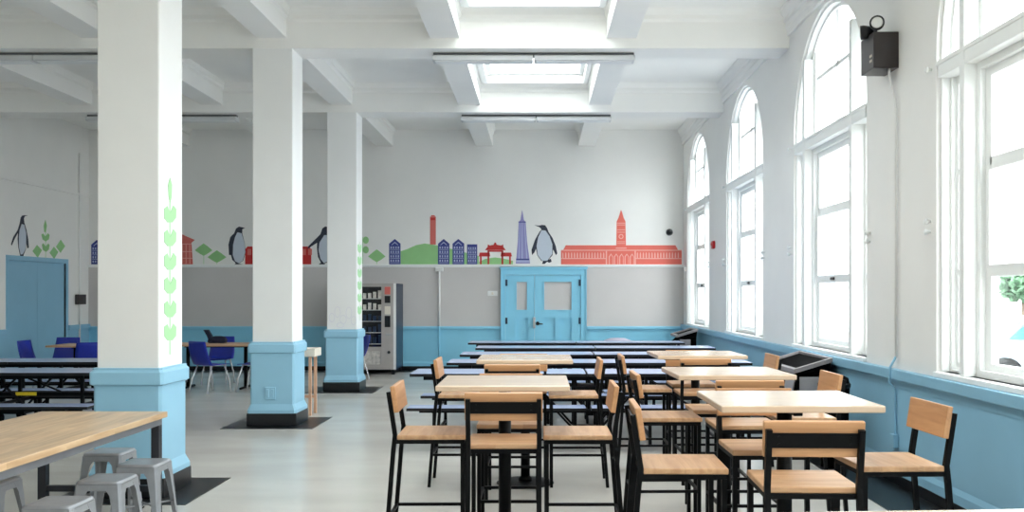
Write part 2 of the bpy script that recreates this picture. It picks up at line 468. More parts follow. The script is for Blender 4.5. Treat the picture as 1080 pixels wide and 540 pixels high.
# arched windows
def yz(x0, x1):
    return lambda u, v, w: Vector((w, u, v))
for i, yc in enumerate(WINY):
    s = struct_empty('window_%d' % (i+1), (0, yc, 0))
    yzf = lambda u, v, w: Vector((w, u, v))
    b = MB()
    b.plate([arch(0, HW-.001, SILL, SPRING), arch(0, HW-.06, SILL+.05, SPRING)], yzf, XR+.09, XR+.20)
    b.plate([arch(0, HW-.001, SILL, SPRING), arch(0, HW-.03, SILL+.03, SPRING)], yzf, XR+.03, XR+.09)
    b.obj('window_frame', 'winwhite', s)
    b = MB()
    zt = lambda y: SPRING+math.sqrt(max(0, (HW-.05)**2-y*y))
    for sy in (-1, 1):
        b.box(XR-.01, XR+.18, sy*.79-.04, sy*.79+.04, SILL+.03, zt(.83), .006)
    b.obj('mullion', 'winwhite', s)
    b = MB()
    b.box(XR-.005, XR+.17, -HW+.03, HW-.03, 3.18, 3.31, .008)
    b.box(XR-.012, XR+.10, -HW+.005, HW-.005, 3.27, 3.30, .006)
    b.obj('transom', 'winwhite', s)
    b = MB().box(XR-.03, XR+.2, -HW, HW, SILL-.01, SILL+.03, .006)
    b.obj('window_sill', 'winwhite', s)
    # side sashes
    for sy in (-1, 1):
        y0, y1 = sorted((sy*.83, sy*(HW-.06)))
        b = MB()
        b.plate([[(y0, SILL+.03), (y1, SILL+.03), (y1, 3.2), (y0, 3.2)], [(y0+.045, SILL+.11), (y1-.045, SILL+.11), (y1-.045, 3.12), (y0+.045, 3.12)]], yzf, XR+.12, XR+.165)
        for z in (1.73, 2.47):
            b.box(XR+.12, XR+.165, y0+.04, y1-.04, z-.022, z+.022)
        b.obj('side_sash', 'winwhite', s)
    # centre: stepped frame, three tiers
    b = MB()
    b.plate([[(-.75, SILL+.03), (.75, SILL+.03), (.75, 3.19), (-.75, 3.19)], [(-.70, SILL+.08), (.70, SILL+.08), (.70, 3.13), (-.70, 3.13)]], yzf, XR+.08, XR+.17)
    b.plate([[(-.70, SILL+.08), (.70, SILL+.08), (.70, 3.13), (-.70, 3.13)], [(-.62, SILL+.13), (.62, SILL+.13), (.62, 3.07), (-.62, 3.07)]], yzf, XR+.12, XR+.17)
    b.box(XR+.12, XR+.17, -.64, .64, 2.44, 2.51)
    b.obj('centre_sash', 'winwhite', s)
    b = MB()
    b.plate([[(-.64, 1.69), (.64, 1.69), (.64, 2.45), (-.64, 2.45)], [(-.61, 1.77), (.61, 1.77), (.61, 2.42), (-.61, 2.42)]], yzf, XR+.10, XR+.14)
    v = b.obj('vent_sash', 'winwhite', s)
    MB().box(XR+.075, XR+.10, .02, .10, 1.715, 1.745, .004).obj('sash_catch', 'ebox', v)
    # fan light bars
    b = MB()
    b.box(XR+.12, XR+.165, -.02, .02, 3.3, SPRING+HW-.05)
    hz = 3.96; hy = math.sqrt((HW-.05)**2-(hz-SPRING)**2)
    b.box(XR+.12, XR+.165, -hy, hy, hz-.02, hz+.02)
    for sy in (-1, 1):
        y0, y1 = sorted((sy*.75, sy*.70)); b.box(XR+.10, XR+.165, y0, y1, 3.3, zt(.75))
    b.obj('glazing_bar', 'winwhite', s)
    MB().plate([arch(0, HW-.05, SILL+.04, SPRING)], yzf, XR+.175, XR+.18).obj('glass_pane', 'glass', s)

# columns
for i in range(3):
    y = COL0+PITCH*i; x = -3.165
    c = struct_empty('column_%d' % (i+1), (x, y, 0))
    hs = .24
    MB().box(-hs, hs, -hs, hs, .95, 4.5, .012).obj('column_shaft', 'colw', c)
    b = MB()
    def sq(h, z, bev=.02): return [(-h+bev, -h, z), (h-bev, -h, z), (h, -h+bev, z), (h, h-bev, z), (h-bev, h, z), (-h+bev, h, z), (-h, h-bev, z), (-h, -h+bev, z)]
    b.loft([sq(.29, .15), sq(.29, .19), sq(.262, .26), sq(.262, .86), sq(.285, .875), sq(.285, .965), sq(.27, .985), sq(.27, 1.0), sq(.23, 1.0)])
    b.obj('column_dado', 'blue', c)
    MB().box(-.295, .295, -.295, .295, 0, .155, .01).obj('column_plinth', 'black', c)
    b = MB().box(x-.54, x+.54, y-.5, y+.54, -.001, .004)
    struct('floor_tile', b, 'blacktile')

# blue double door in the back wall
d1 = struct_empty('door_1')
ZT = bw(0, 281.5).z
def pz(py): return H-(py-CY)*YB/F
def px_(px): return (px-CX)*YB/F
bwf = lambda u, v, w: Vector((u, YB-w, v))
L0, LS, L1 = px_(533), px_(563.8), px_(612.5); LT = pz(290)
b = MB().plate([[(XD0, 0), (L0, 0), (L0, LT), (L1, LT), (L1, 0), (XD1, 0), (XD1, ZT), (XD0, ZT)]], bwf, 0, .075)
b.box(XD0-.02, XD1+.02, YB-.10, YB, ZT-.05, ZT, .006)
b.box(XD1-.02, XD1, YB-.095, YB, 0, ZT-.05)
b.box(XD0, XD0+.02, YB-.095, YB, 0, ZT-.05)
b.obj('door_frame', 'bluedoor', d1)
def rect(x0, x1, z0, z1): return [(x0, z0), (x1, z0), (x1, z1), (x0, z1)]
leaves = [(L0+.004, LS-.003, [(px_(544), px_(556.7))], [(px_(544), px_(557))]),
          (LS+.003, L1-.004, [(px_(573), px_(603.6))], [(px_(573), px_(585.6)), (px_(589.5), px_(603))])]
for x0, x1, wins, pans in leaves:
    b = MB()
    holes = [rect(a, c, pz(327.7), pz(296.4)) for a, c in wins]+[rect(a, c, .25, pz(335.5)) for a, c in pans]
    b.plate([rect(x0, x1, .01, LT-.004)]+holes, bwf, .004, .055)
    for a, c in pans:
        b.box(a-.001, c+.001, YB-.018, YB-.006, .249, pz(335.5)+.001)
    lf = b.obj('door_leaf', 'bluedoor', d1)
    for a, c in wins:
        MB().box(a-.001, c+.001, YB-.03, YB-.012, pz(327.7)-.001, pz(296.4)+.001).obj('door_window', 'greypanel', lf)
        b = MB(); g = .018
        b.plate([rect(a, c, pz(327.7), pz(296.4)), rect(a+g, c-g, pz(327.7)+g, pz(296.4)-g)], bwf, .02, .065)
        b.obj('window_bead', 'bluedoor', lf)
    hx = x0+.02 if x0 < LS-.1 else x1-.02
    for y_ in (298, 338):
        b = MB().box(hx-.022, hx+.022, YB-.082, YB-.05, pz(y_)-.07, pz(y_)+.06, .005)
        b.obj('hinge', 'navymetal', lf)
    if x1 > LS+.2:
        b = MB().box(px_(562.2), px_(564.8), YB-.085, YB-.05, pz(346), pz(334.5), .006)
        hp = b.obj('handle_plate', 'chrome', lf)
        b = MB().lathe([(.012, 0), (.012, .05), (.035, .055), (.04, .08), (.03, .1)], (px_(567), YB-.05, pz(341)), 14, 'y')
        for v in b.bm.verts: v.co.y = 2*(YB-.05)-v.co.y
        b.tube([(px_(567), YB-.13, pz(341)), (px_(572.5), YB-.13, pz(341.6))], .012, 8)
        b.obj('door_handle', 'black', hp)

# ------------------------------------------------------------------ wall decals
def lw(px, py, w=0.0):
    Y = -XL/(CX-px)*F
    return Vector((XL+w, Y, H-(py-CY)*Y/F))
XCF = -3.165+.24
def cw(px, py, w=0.0):
    Y = -XCF/(CX-px)*F
    return Vector((XCF+w, Y, H-(py-CY)*Y/F))
def decal(name, m, polys, proj, parent=None, t0=.0005, t1=.004):
    b = MB()
    for pl in polys:
        loops = pl if isinstance(pl[0][0], (tuple, list)) else [pl]
        b.plate(loops, lambda u, v, w: proj(u, v, w), t0, t1)
    return b.obj(name, m, parent)
def R4(x0, y0, x1, y1): return [(x0, y1), (x1, y1), (x1, y0), (x0, y0)]
def ell(cx, cy, rx, ry, n=14): return [(cx+rx*math.cos(2*PI*i/n), cy+ry*math.sin(2*PI*i/n)) for i in range(n)]
def z5(pts, ox=530, oy=215, k=5.4): return [(ox+x/k, oy+y/k) for x, y in pts]

def blue_house(x0, x1, y0, label, peak=True, proj=bw):
    """painted lady house motif: navy body, pale windows and gable trim"""
    w = x1-x0
    body = [(x0, 278.8), (x1, 278.8), (x1, y0+5)] + ([((x0+x1)/2, y0)] if peak else [(x1, y0), (x0, y0)]) + [(x0, y0+5)]
    o = decal('house_mural', 'dblue', [body], proj, None, .0017, .004)
    tag(o, label, 'wall mural', 'blue houses of the wall mural')
    det = []
    if peak:
        det.append([(x0+w*.22, y0+6), (x0+w*.5, y0+3), (x0+w*.78, y0+6), (x0+w*.78, y0+6.8), (x0+w*.5, y0+4.2), (x0+w*.22, y0+6.8)])
    for k in range(4):
        ya = y0+(8 if peak else 3)+k*(4.6 if peak else 4.4)
        for f0, f1 in ((.12, .24), (.34, .44), (.56, .66), (.76, .88)):
            if ya+2.4 < 278: det.append(R4(x0+w*f0, ya, x0+w*f1, ya+2.3))
        if ya+3.6 < 278: det.append(R4(x0+w*.08, ya+3.0, x0+w*.92, ya+3.5))
    decal('house_windows', 'lblue', det, proj, o, .004, .006)
    return o
blue_house(96.3, 108, 253, 'navy house decal in the far left corner of the back wall')
blue_house(410.4, 422.5, 252, 'navy gabled house decal left of the green hill on the back wall')
blue_house(462, 474, 252, 'navy gabled house decal right beside the red tower on the green hill')
blue_house(477.3, 489.6, 252, 'navy gabled house decal between another gabled house and the flat topped house')
blue_house(492.6, 503.3, 257.7, 'navy flat topped house decal left of the red gate', False)

o = decal('hill_mural', 'dgreen', [[(422.6, 278.8), (505, 278.8), (505, 270), (489, 266), (474, 262), (460, 258.6), (448, 256.8), (439, 258.5), (430, 262.5), (422.6, 265)]], lambda u, v, w: bw(u, v, w), None, .0003, .0015)
tag(o, 'wide green hill decal under the red tower on the back wall', 'wall mural')
o = decal('hill_mural', 'dgreen', [[(505.3, 278.8), (541, 278.8), (541, 275), (530, 272.5), (522, 271.5), (512, 273), (505.3, 276)]], bw, None, .0003, .0012)
tag(o, 'low green hill strip decal behind the red gate on the back wall', 'wall mural')
# red tower on the hill
t = decal('tower_mural', 'dred', [R4(453.6, 228.5, 459.7, 258), [(454.2, 228.4), (459.1, 228.4), (458.3, 227), (455, 227)]], bw, None, .0013, .004)
tag(t, 'tall plain red tower decal standing on the green hill', 'wall mural')
decal('tower_band', 'sred', [R4(454.2, 229.6, 459.1, 232.2)]+[R4(454.6+k*1.7, 234, 455.3+k*1.7, 256) for k in range(0)], bw, t, .004, .006)
# red gate
t = decal('gate_mural', 'sred', [
    [(511.5, 263.8), (533.5, 263.8), (531, 260.5), (530.6, 257.5), (528.8, 259), (524, 258.2), (523, 255.8), (521.6, 255.8), (520.6, 258.2), (516.5, 259), (514.6, 257.5), (514.2, 260.5)],
    [(505, 270.5), (517, 270.5), (516.4, 266.4), (506, 266.4)], [(528, 270.5), (540, 270.5), (539, 266.4), (528.6, 266.4)],
    R4(506.2, 270.4, 508, 278.8), R4(514.2, 264, 516, 278.8), R4(529, 264, 530.8, 278.8), R4(537, 270.4, 538.8, 278.8), R4(515, 264, 530, 265.6)], bw, None, .0013, .004)
tag(t, 'red pagoda roofed gate decal between the flat topped house and violet spire', 'wall mural')
# violet spire
t = decal('spire_mural', 'purple', [z5([(75, 340), (157, 340), (154, 318), (140, 215), (132, 103), (122, 92), (112, 32), (102, 92), (92, 103), (87, 215), (78, 318)])], bw)
tag(t, 'violet pointed spire decal left of the pale penguin on the back wall', 'wall mural')
decal('spire_lines', 'lblue', [z5(q) for q in ([(98, 110), (101, 110), (97, 312), (90, 312)], [(110, 100), (114, 100), (116, 312), (108, 312)], [(123, 110), (126, 110), (142, 312), (135, 312)], [(79, 322), (153, 322), (154, 332), (78, 332)])], bw, t, .004, .006)
decal('base_band', 'dblue', [z5([(77, 313), (152, 313), (153, 320), (77, 320)])], bw, t, .004, .0065)
decal('top_band', 'dblue', [z5([(91, 101), (133, 101), (133, 106), (91, 106)])], bw, t, .004, .0065)
# long red station building
t = decal('station_mural', 'ered', [z5([(333, 345), (1020, 345), (1020, 266), (1000, 264), (985, 236), (360, 236), (345, 264), (333, 266)]),
    z5([(648, 236), (703, 236), (700, 100), (690, 80), (683, 55), (676, 36), (673, 36), (668, 55), (660, 80), (650, 100)])], bw)
tag(t, 'long coral station building decal with clock tower beside the corner', 'wall mural')
det = [z5(R4(333, 262, 1020, 267)), z5(R4(333, 309, 590, 314)), z5(R4(758, 309, 1020, 314)), z5(R4(588, 268, 595, 345)), z5(R4(752, 268, 759, 345)), z5(R4(645, 250, 706, 255))]
for k in range(15):
    for ox in (340, 765):
        x = ox+k*16.6; det.append(z5([(x, 308), (x+7, 308), (x+7, 285), (x+3.5, 274), (x, 285)]))
for k in range(5):
    x = 602+k*30; det.append(z5([(x, 344), (x+8, 344), (x+8, 302), (x+16, 290), (x+24, 302), (x+24, 344), (x+27, 344), (x+27, 300), (x+16, 283), (x+3, 300), (x+3, 344)]))
for yy in (108, 118, 146, 160, 214, 224): det.append(z5(R4(653, yy, 698, yy+3.5)))
ring = ell(675, 186, 14, 14); det.append([z5(ring), z5(ell(675, 186, 9, 9))])
decal('station_arches', 'epink', det, bw, t, .004, .006)

def penguin(parts, proj, label):
    root = decal('penguin_mural', 'pengdark', parts['dark'], proj, None, .0013, .004)
    tag(root, label, 'wall mural', 'penguin decals of the wall mural')
    decal('penguin_belly', 'penggrey', parts['belly'], proj, root, .004, .006)
    return root
penguin({'dark': [z5([(180, 120), (205, 124), (225, 120), (243, 122), (255, 140), (262, 160), (285, 195), (303, 240), (312, 282), (304, 292), (288, 260), (285, 292), (255, 326), (222, 326), (198, 292), (190, 255), (182, 276), (168, 292), (165, 262), (185, 205), (210, 160), (222, 145), (212, 134)]),
                  z5([(232, 322), (262, 318), (275, 312), (280, 330), (265, 336), (255, 330), (240, 342), (225, 342)])],
         'belly': [z5([(222, 150), (245, 152), (268, 185), (284, 230), (283, 285), (255, 324), (225, 324), (200, 290), (194, 240), (203, 190)])]}, bw,
        'pale grey penguin decal facing left between violet spire and long station')
penguin({'dark': [[(247, 246), (249, 241), (252, 239), (255, 239.6), (258.5, 240.6), (255.6, 241.8), (255.5, 246), (258, 256), (259.2, 266), (256.5, 275), (252, 278), (257, 279), (247, 279.4), (248.5, 277.5), (245, 274), (243.6, 269), (241.6, 269), (241, 258), (243, 250)]],
         'belly': [[(250.5, 245), (254.8, 246), (257.8, 256), (258.8, 266), (256, 275), (252, 277.6), (248, 275.5), (245.6, 269), (246, 258), (248, 250)]]}, bw,
        'upright penguin decal facing right between green leaves and the second column')
penguin({'dark': [[(338, 247), (340, 241), (343, 238.8), (346.5, 239.5), (350, 241.5), (347, 243), (347.5, 247), (350, 256), (350, 268), (347, 276), (342, 278), (343.5, 279.2), (335.5, 279.4), (338.5, 277), (335.4, 271), (334.3, 262), (334.5, 256), (329, 259.5), (324, 263), (325.5, 259.5), (332, 253)]],
         'belly': [[(342, 248), (346.5, 248), (349, 257), (349.2, 268), (346, 275.6), (341.5, 277.4), (338, 273), (336, 264), (337, 256)]]}, bw,
        'penguin decal with wing held out beside the third column')
LP = lambda pts: [(x/5.4, 200+y/5.4) for x, y in pts]
penguin({'dark': [LP([(158, 147), (140, 152), (135, 165), (138, 190), (150, 230), (160, 285), (163, 330), (155, 335), (148, 300), (146, 340), (132, 375), (138, 392), (125, 396), (112, 396), (114, 375), (104, 330), (100, 280), (102, 245), (85, 275), (66, 318), (62, 312), (75, 270), (100, 230), (112, 190), (117, 160), (125, 148), (138, 146)])],
         'belly': [LP([(122, 195), (136, 200), (147, 245), (147, 300), (143, 340), (128, 368), (116, 370), (107, 330), (106, 270), (110, 230)])]}, lw,
        'lone penguin decal on the side wall above the blue door')

def leafy(name, label, polys, stems, proj, m='dgreen', base=.0013):
    o = decal(name, m, polys, proj, None, base, .004)
    tag(o, label, 'wall mural', 'green leaf decals')
    if stems: decal('stem', 'lgreen', stems, proj, o, .0005, .002)
    return o
dia = lambda cx, cy, rx, ry: [(cx-rx, cy+ry*.1), (cx-rx*.45, cy-ry*.55), (cx, cy-ry), (cx+rx*.45, cy-ry*.55), (cx+rx, cy+ry*.1), (cx+rx*.5, cy+ry*.6), (cx, cy+ry), (cx-rx*.5, cy+ry*.6)]
leafy('leaf_mural', 'upper green diamond leaf decal on the back wall beside the red tram', [dia(214.8, 263.3, 9.2, 6.6)], [R4(214.6, 269, 215.2, 278.5)], bw)
leafy('leaf_mural', 'lower green diamond leaf decal left of the upright penguin', [dia(228.8, 270.6, 10, 6.6)], [R4(228.5, 277, 229.1, 278.6)], bw)
leafy('leaf_mural', 'green diamond leaf decal left of the first gabled house', [dia(397.4, 269.8, 9.2, 6.8)], [R4(397.1, 276.4, 397.7, 278.6)], bw)
leafy('leaf_mural', 'green round leaved sprig decal beside the third column on the back wall', [ell(385.8, 253.3, 3.2, 3.8), ell(385.8, 263.5, 3.2, 3.8), ell(379, 258, 3.2, 3.8)], [R4(382.2, 250, 382.8, 278.5)], bw)
pl = [LP([(258, 172), (266, 205), (260, 242), (252, 242), (248, 205)]),
      LP([(235, 255), (245, 250), (258, 268), (272, 248), (281, 258), (278, 282), (260, 295), (242, 284)]),
      LP([(238, 312), (246, 306), (260, 324), (274, 306), (281, 316), (278, 340), (262, 355), (244, 344)]),
      LP([(185, 350), (210, 315), (238, 345), (214, 388)]), LP([(282, 360), (306, 325), (331, 355), (308, 395)]), LP([(318, 325), (345, 285), (370, 322), (344, 360)])]
leafy('leaf_mural', 'green leafy plant decal beside the penguin above the blue side door', pl, [LP(R4(258, 240, 261, 402))], lw)
# leaves up the first column
cl = []
def colleaf(cx, cy, s): return [(cx-s*3.6, cy-s*3.4), (cx-s*1.6, cy-s*5), (cx, cy-s*.6), (cx+s*2.0, cy-s*5.4), (cx+s*3.8, cy-s*3.2), (cx+s*3.6, cy+s*2.2), (cx+s*1.4, cy+s*5), (cx-s*1.4, cy+s*5), (cx-s*3.4, cy+s*2.6)]
cl.append([(179, 187.5), (181, 195), (180.6, 208), (179, 214), (177.6, 207), (177, 195)])
for yy in (226, 251, 276, 301, 326, 350.5):
    cl.append(colleaf(179, yy, 1.72))
leafy('leaf_vine_mural', 'pale green vine of paired leaves running up the first column', cl, [R4(178.6, 212, 179.5, 374)], cw, 'lgreen')
def cw3(px, py, w=0.0):
    return cw(px, py, w)
cl = [colleaf(384.0-.1, yy, .9) for yy in (262, 275, 288, 301, 314, 327)]
XC3 = COL0+2*PITCH
def c3(px, py, w=0.0):
    return Vector((XCF+w, XC3+(px-384)*.05, H-(py-CY)*XC3/F))
leafy('leaf_vine_mural', 'faint green vine of leaves on the window side of the third column', cl, [R4(383.9, 255, 384.1, 338)], c3, 'lgreen')
M['faint'] = mat('faint lilac grey paint', (228, 227, 233), .55, nscale=6, namt=.02)
def c3f(px, py, w=0.0):
    d = XC3-.24
    return Vector(((px-CX)*d/F, d-w, H-(py-CY)*d/F))
sk = []
for (x, y, rx, ry) in ((350, 335, 3.2, 5), (356, 329, 3.4, 6), (362, 337, 3.6, 5), (368, 330, 3.4, 6.5), (373, 338, 3, 5), (359, 343, 4, 3)):
    e = ell(x, y, rx, ry, 12); sk.append([e, ell(x, y, rx-.7, ry-.7, 12)])
o = decal('faint_leaf_mural', 'faint', sk, c3f, None, .0004, .0012)
tag(o, 'faint lilac grey leaf drawing above the blue base of the third column', 'wall mural')
# red pagoda and tram behind the columns
t = decal('pagoda_mural', 'dred', [[(176, 278.8), (203.5, 278.8), (202, 256), (205.5, 253), (196, 249), (190, 246), (184, 249), (174.5, 253), (178, 256)]], bw)
tag(t, 'red temple decal on the back wall half hidden by first column', 'wall mural')
decal('pagoda_lines', 'epink', [R4(178, 257, 202, 257.7), R4(177.5, 265, 202.5, 265.7), R4(177, 272, 203, 272.7)]+[R4(180+k*4, 258, 180.6+k*4, 278) for k in range(6)], bw, t, .004, .006)
t = decal('tram_mural', 'sred', [[(258.5, 278.8), (328.3, 278.8), (328.3, 263), (326, 260), (261, 260), (258.5, 263)]], bw, None, .0003, .0012)
tag(t, 'long red tram decal passing behind the second column', 'wall mural')
decal('tram_windows', 'dred', [R4(261+k*6.4, 262.5, 265+k*6.4, 269) for k in range(11)], bw, t, .0012, .0013)

# ------------------------------------------------------------------ small wall fittings
def fit(px, y_at, X=XR):
    return None
t = thing('fire_alarm', 'red fire alarm box on the window wall between two arched windows', 'fire alarm', (XR, 16.05, 2.40))
MB().box(-.045, -.006, -.075, .075, -.065, .065, .008).obj('alarm_body', 'red', t)
MB().box(-.0065, 0, -.06, .06, -.05, .05).obj('mount_plate', 'red', t)
MB().lathe([(.03, 0), (.032, .01), (.02, .02)], (-.045, 0, .01), 14, 'x').obj('strobe_lens', 'dred', t)
for c in t.children:
    if c.name.startswith('strobe'):
        c.scale = (-1, 1, 1); c.location.x = -.09
t = thing('wall_camera', 'small round black dome camera high on the back wall by corner', 'camera', ((706-CX)*YB/F, YB, pz(245)))
b = MB().lathe([(.06, 0), (.06, -.03), (.052, -.055), (.03, -.08), (.005, -.088)], (0, 0, 0), 20, 'y'); b.obj('camera_dome', 'black', t)
MB().lathe([(.07, 0), (.07, -.012)], (0, 0, 0), 20, 'y').obj('mount_ring', 'ebox', t)
t = thing('sign_plate', 'small white wall plate on the grey panel left of the blue doors', 'wall plate', ((519.5-CX)*YB/F, YB-.012, pz(309.5)))
MB().box(-.10, .10, -.014, 0, -.05, .05, .004).obj('plate', 'white', t)
MB().box(-.02, .02, -.022, -.014, -.025, .025, .003).obj('switch', 'creamtop', t)
t = thing('wall_outlet', 'blue painted power outlet low on the second column', 'power outlet', (-3.165+(285.4-287.2)*.0112, COL0+PITCH-.262, .39))
MB().box(-.065, .065, -.012, 0, -.075, .075, .005).obj('cover_plate', 'blue', t)
MB().box(-.045, -.012, -.017, -.012, -.05, .05, .003).obj('socket', 'blue', t)
MB().box(.012, .045, -.017, -.012, -.05, .05, .003).obj('socket', 'blue', t)

# conduits
xx = px_(463.5)
t = thing('wall_conduit', 'thin vertical pipe with junction box on the back wall', 'pipe', (xx, YB, 0))
MB().tube([(0, -.045, .905), (0, -.045, 2.05)], .022, 8).obj('upper_pipe', 'white', t)
MB().tube([(0, -.06, .10), (0, -.06, .906)], .02, 8).obj('lower_pipe', 'bluedoor', t)
MB().box(-.08, .08, -.075, -.012, 2.03, 2.115, .01).obj('junction_box', 'white', t)
t = thing('wall_conduit', 'pipe with a dark switch box on the side wall near the corner', 'pipe', (XL, 19.05, 0))
MB().tube([(.03, 0, .10), (.03, 0, 4.4)], .018, 8).obj('pipe', 'colw', t)
MB().box(.012, .09, -.16, .16, 1.36, 1.56, .01).obj('switch_box', 'ebox', t)
# emergency light on the pier
EY = 7.84
t = thing('emergency_light', 'dark twin lamp emergency light box on the pier between windows', 'emergency light', (XR, EY, 3.44))
MB().box(-.21, 0, 0, .31, 0, .30, .006).obj('housing', 'ebox', t)
for (yy, xx_, zz, dx, dy, nm) in ((.03, -.172, .372, -.32, -1, 'a'), (.15, -.215, .335, -1, .35, 'b')):
    d = Vector((dx, dy, -.05)).normalized(); c = Vector((xx_, yy, zz))
    b = MB()
    b.tube([c+d*.05, c+d*.02, c-d*.03, c-d*.07], [.060, .060, .046, .02], 18)
    lh = b.obj('lamp_head', 'black', t)
    b = MB(); b.tube([c+d*.049, c+d*.058], [.047, .04], 18); b.obj('lamp_lens', 'white', lh)
    MB().tube([(xx_, yy+.03, .295), c-d*.03], .012, 8).obj('lamp_bracket', 'black', lh)
b = MB()
for k in range(4): b.box(-.214, -.209, .04+.03*(k % 2), .055+.03*(k % 2), .06+.04*(k//2), .08+.04*(k//2))
b.obj('indicator', 'creamtop', t)
ccx = [(-.07, .03, 0), (-.07, .03, -.06), (-.055, .025, -.14), (-.03, .012, -.25), (-.022, .01, -.36), (-.02, .01, -2.4)]
MB().tube(ccx, .011, 8).obj('power_cord', 'white', t)
MB().tube([(-.022, .01, -2.39), (-.07, .01, -2.48), (-.078, .01, -2.6), (-.03, .01, -2.66), (-.028, .01, -3.02), (-.03, .01, -3.06)], .010, 8).obj('painted_cord', 'bluewall', t)
MB().box(-.06, -.015, -.04, .06, -3.14, -3.03, .006).obj('outlet_box', 'bluewall', t)

# white cleats beside the arched windows
cleat = None
def place_cleat(y, z, label, two):
    t = thing('blind_cleat', label, 'cleat', (XR, y, z), 0, 'white knobs beside the arched windows')
    for dz in ((-.04, .04) if two else (0,)):
        MB().lathe([(.010, 0), (.010, -.02), (.020, -.024), (.024, -.038), (.014, -.05)], (0, 0, dz), 12, 'x').obj('knob', 'winwhite', t)
nmw = {3: 'the nearest arched window', 4: 'the second arched window from the camera', 5: 'the third arched window from the camera', 6: 'the farthest arched window'}
for i in (3, 4, 5, 6):
    yc = WINY[i]
    place_cleat(yc+1.34, 2.08, 'pair of white knobs on the far side of %s' % nmw[i], True)
    if i > 3: place_cleat(yc-1.32, 2.08, 'pair of white knobs on the near side of %s' % nmw[i], True)
    place_cleat(yc+1.32, 3.27, 'single white knob at the crossbar of %s' % nmw[i], False)

# ceiling lights, fixed under the cross beams
def ceil_light(x, y, label):
    t = thing('ceiling_light', label, 'ceiling light', (x, y, 4.49), 0, 'fluorescent strip lights under the beams')
    MB().box(-1.215, 1.215, -.045, .045, -.035, 0).obj('spine', 'fixtop', t)
    for sx in (-1, 1):
        x0, x1 = sorted((sx*.008, sx*1.22))
        b = MB().plate([[(-.075, -.034), (.075, -.034), (.095, -.05), (.095, -.098), (.085, -.104), (-.085, -.104), (-.095, -.098), (-.095, -.05)]], lambda u, v, w: Vector((w, u, v)), x0, x1)
        r = b.obj('housing', 'fixture', t)
        MB().box(x0+.03, x1-.03, -.07, .07, -.112, -.1035, .003).obj('diffuser', 'tube', r)
ceil_light(-.06, BEAMY[4], 'long fluorescent strip light under the beam between the two skylights')
ceil_light(-.04, BEAMY[5], 'long fluorescent strip light beyond the far skylight')
ceil_light(-6.10, BEAMY[4], 'strip light left of the first column at the picture edge')
ceil_light(-6.14, BEAMY[5], 'strip light on the far beam behind the first column')

# ------------------------------------------------------------------ bar chairs and tables
def make_chair(label, back=True, name='bar_chair', cat='chair'):
    t = thing(name, label, cat)
    MB().box(-.205, .205, -.2, .2, .722, .75, .006).obj('seat', 'chairwood', t)
    b = MB()
    r = .011
    for x in (-.19, .19): b.box(x-r, x+r, -.205, .19, .699, .7215)
    for y in (-.194, .18): b.box(-.19, .19, y-r, y+r, .699, .7215)
    b.obj('seat_frame', 'steel', t)
    for sx in (-1, 1):
        MB().tube([(sx*.19, .18, 0), (sx*.19, .18, .70)], .012, 4).obj('leg', 'steel', t)
        pts = [(sx*.193, -.275, 0), (sx*.193, -.222, .66), (sx*.193, -.212, .75), (sx*.193, -.25, 1.0)] if back else [(sx*.19, -.2, 0), (sx*.19, -.194, .70)]
        MB().tube(pts, .0125, 4).obj('leg', 'steel', t)
    b = MB(); z = .262
    yr = -.252 if back else -.198
    for sx in (-1, 1): b.tube([(sx*.19, .18, z), (sx*.192, yr, z)], .009, 4)
    b.tube([(-.19, .18, z), (.19, .18, z)], .009, 4); b.tube([(-.19, yr, z), (.19, yr, z)], .009, 4)
    b.obj('footrest', 'steel', t)
    if back:
        ang = math.atan2(.038, .25)
        def lean(z): return -.212-(z-.75)*math.tan(ang)
        b = MB()
        b.box(-.212, .212, -.0145, .0145, -.0775, .0775, .005)
        o = b.obj('backrest', 'backwood', t, (0, lean(0.9575)+.029, 0.9575), (ang, 0, 0))
        b = MB().box(-.185, .185, -.004, .004, -.032, .032)
        b.obj('back_bar', 'steel', t, (0, lean(.953)+.004, .953), (ang, 0, 0))
        b = MB()
        for sx in (-1, 1):
            for dz in (-.016, .016):
                b.lathe([(.006, 0), (.006, -.004)], (sx*.15, -.004, dz), 8, 'y')
        b.obj('bolt', 'steel', t, (0, lean(.953)+.004, .953), (ang, 0, 0))
    return t
G = 'wooden bar chairs at the high tables'
NEAR, FAR, LEFT, RIGHT = 0, PI, -PI/2, PI/2     # side of the table the chair stands on
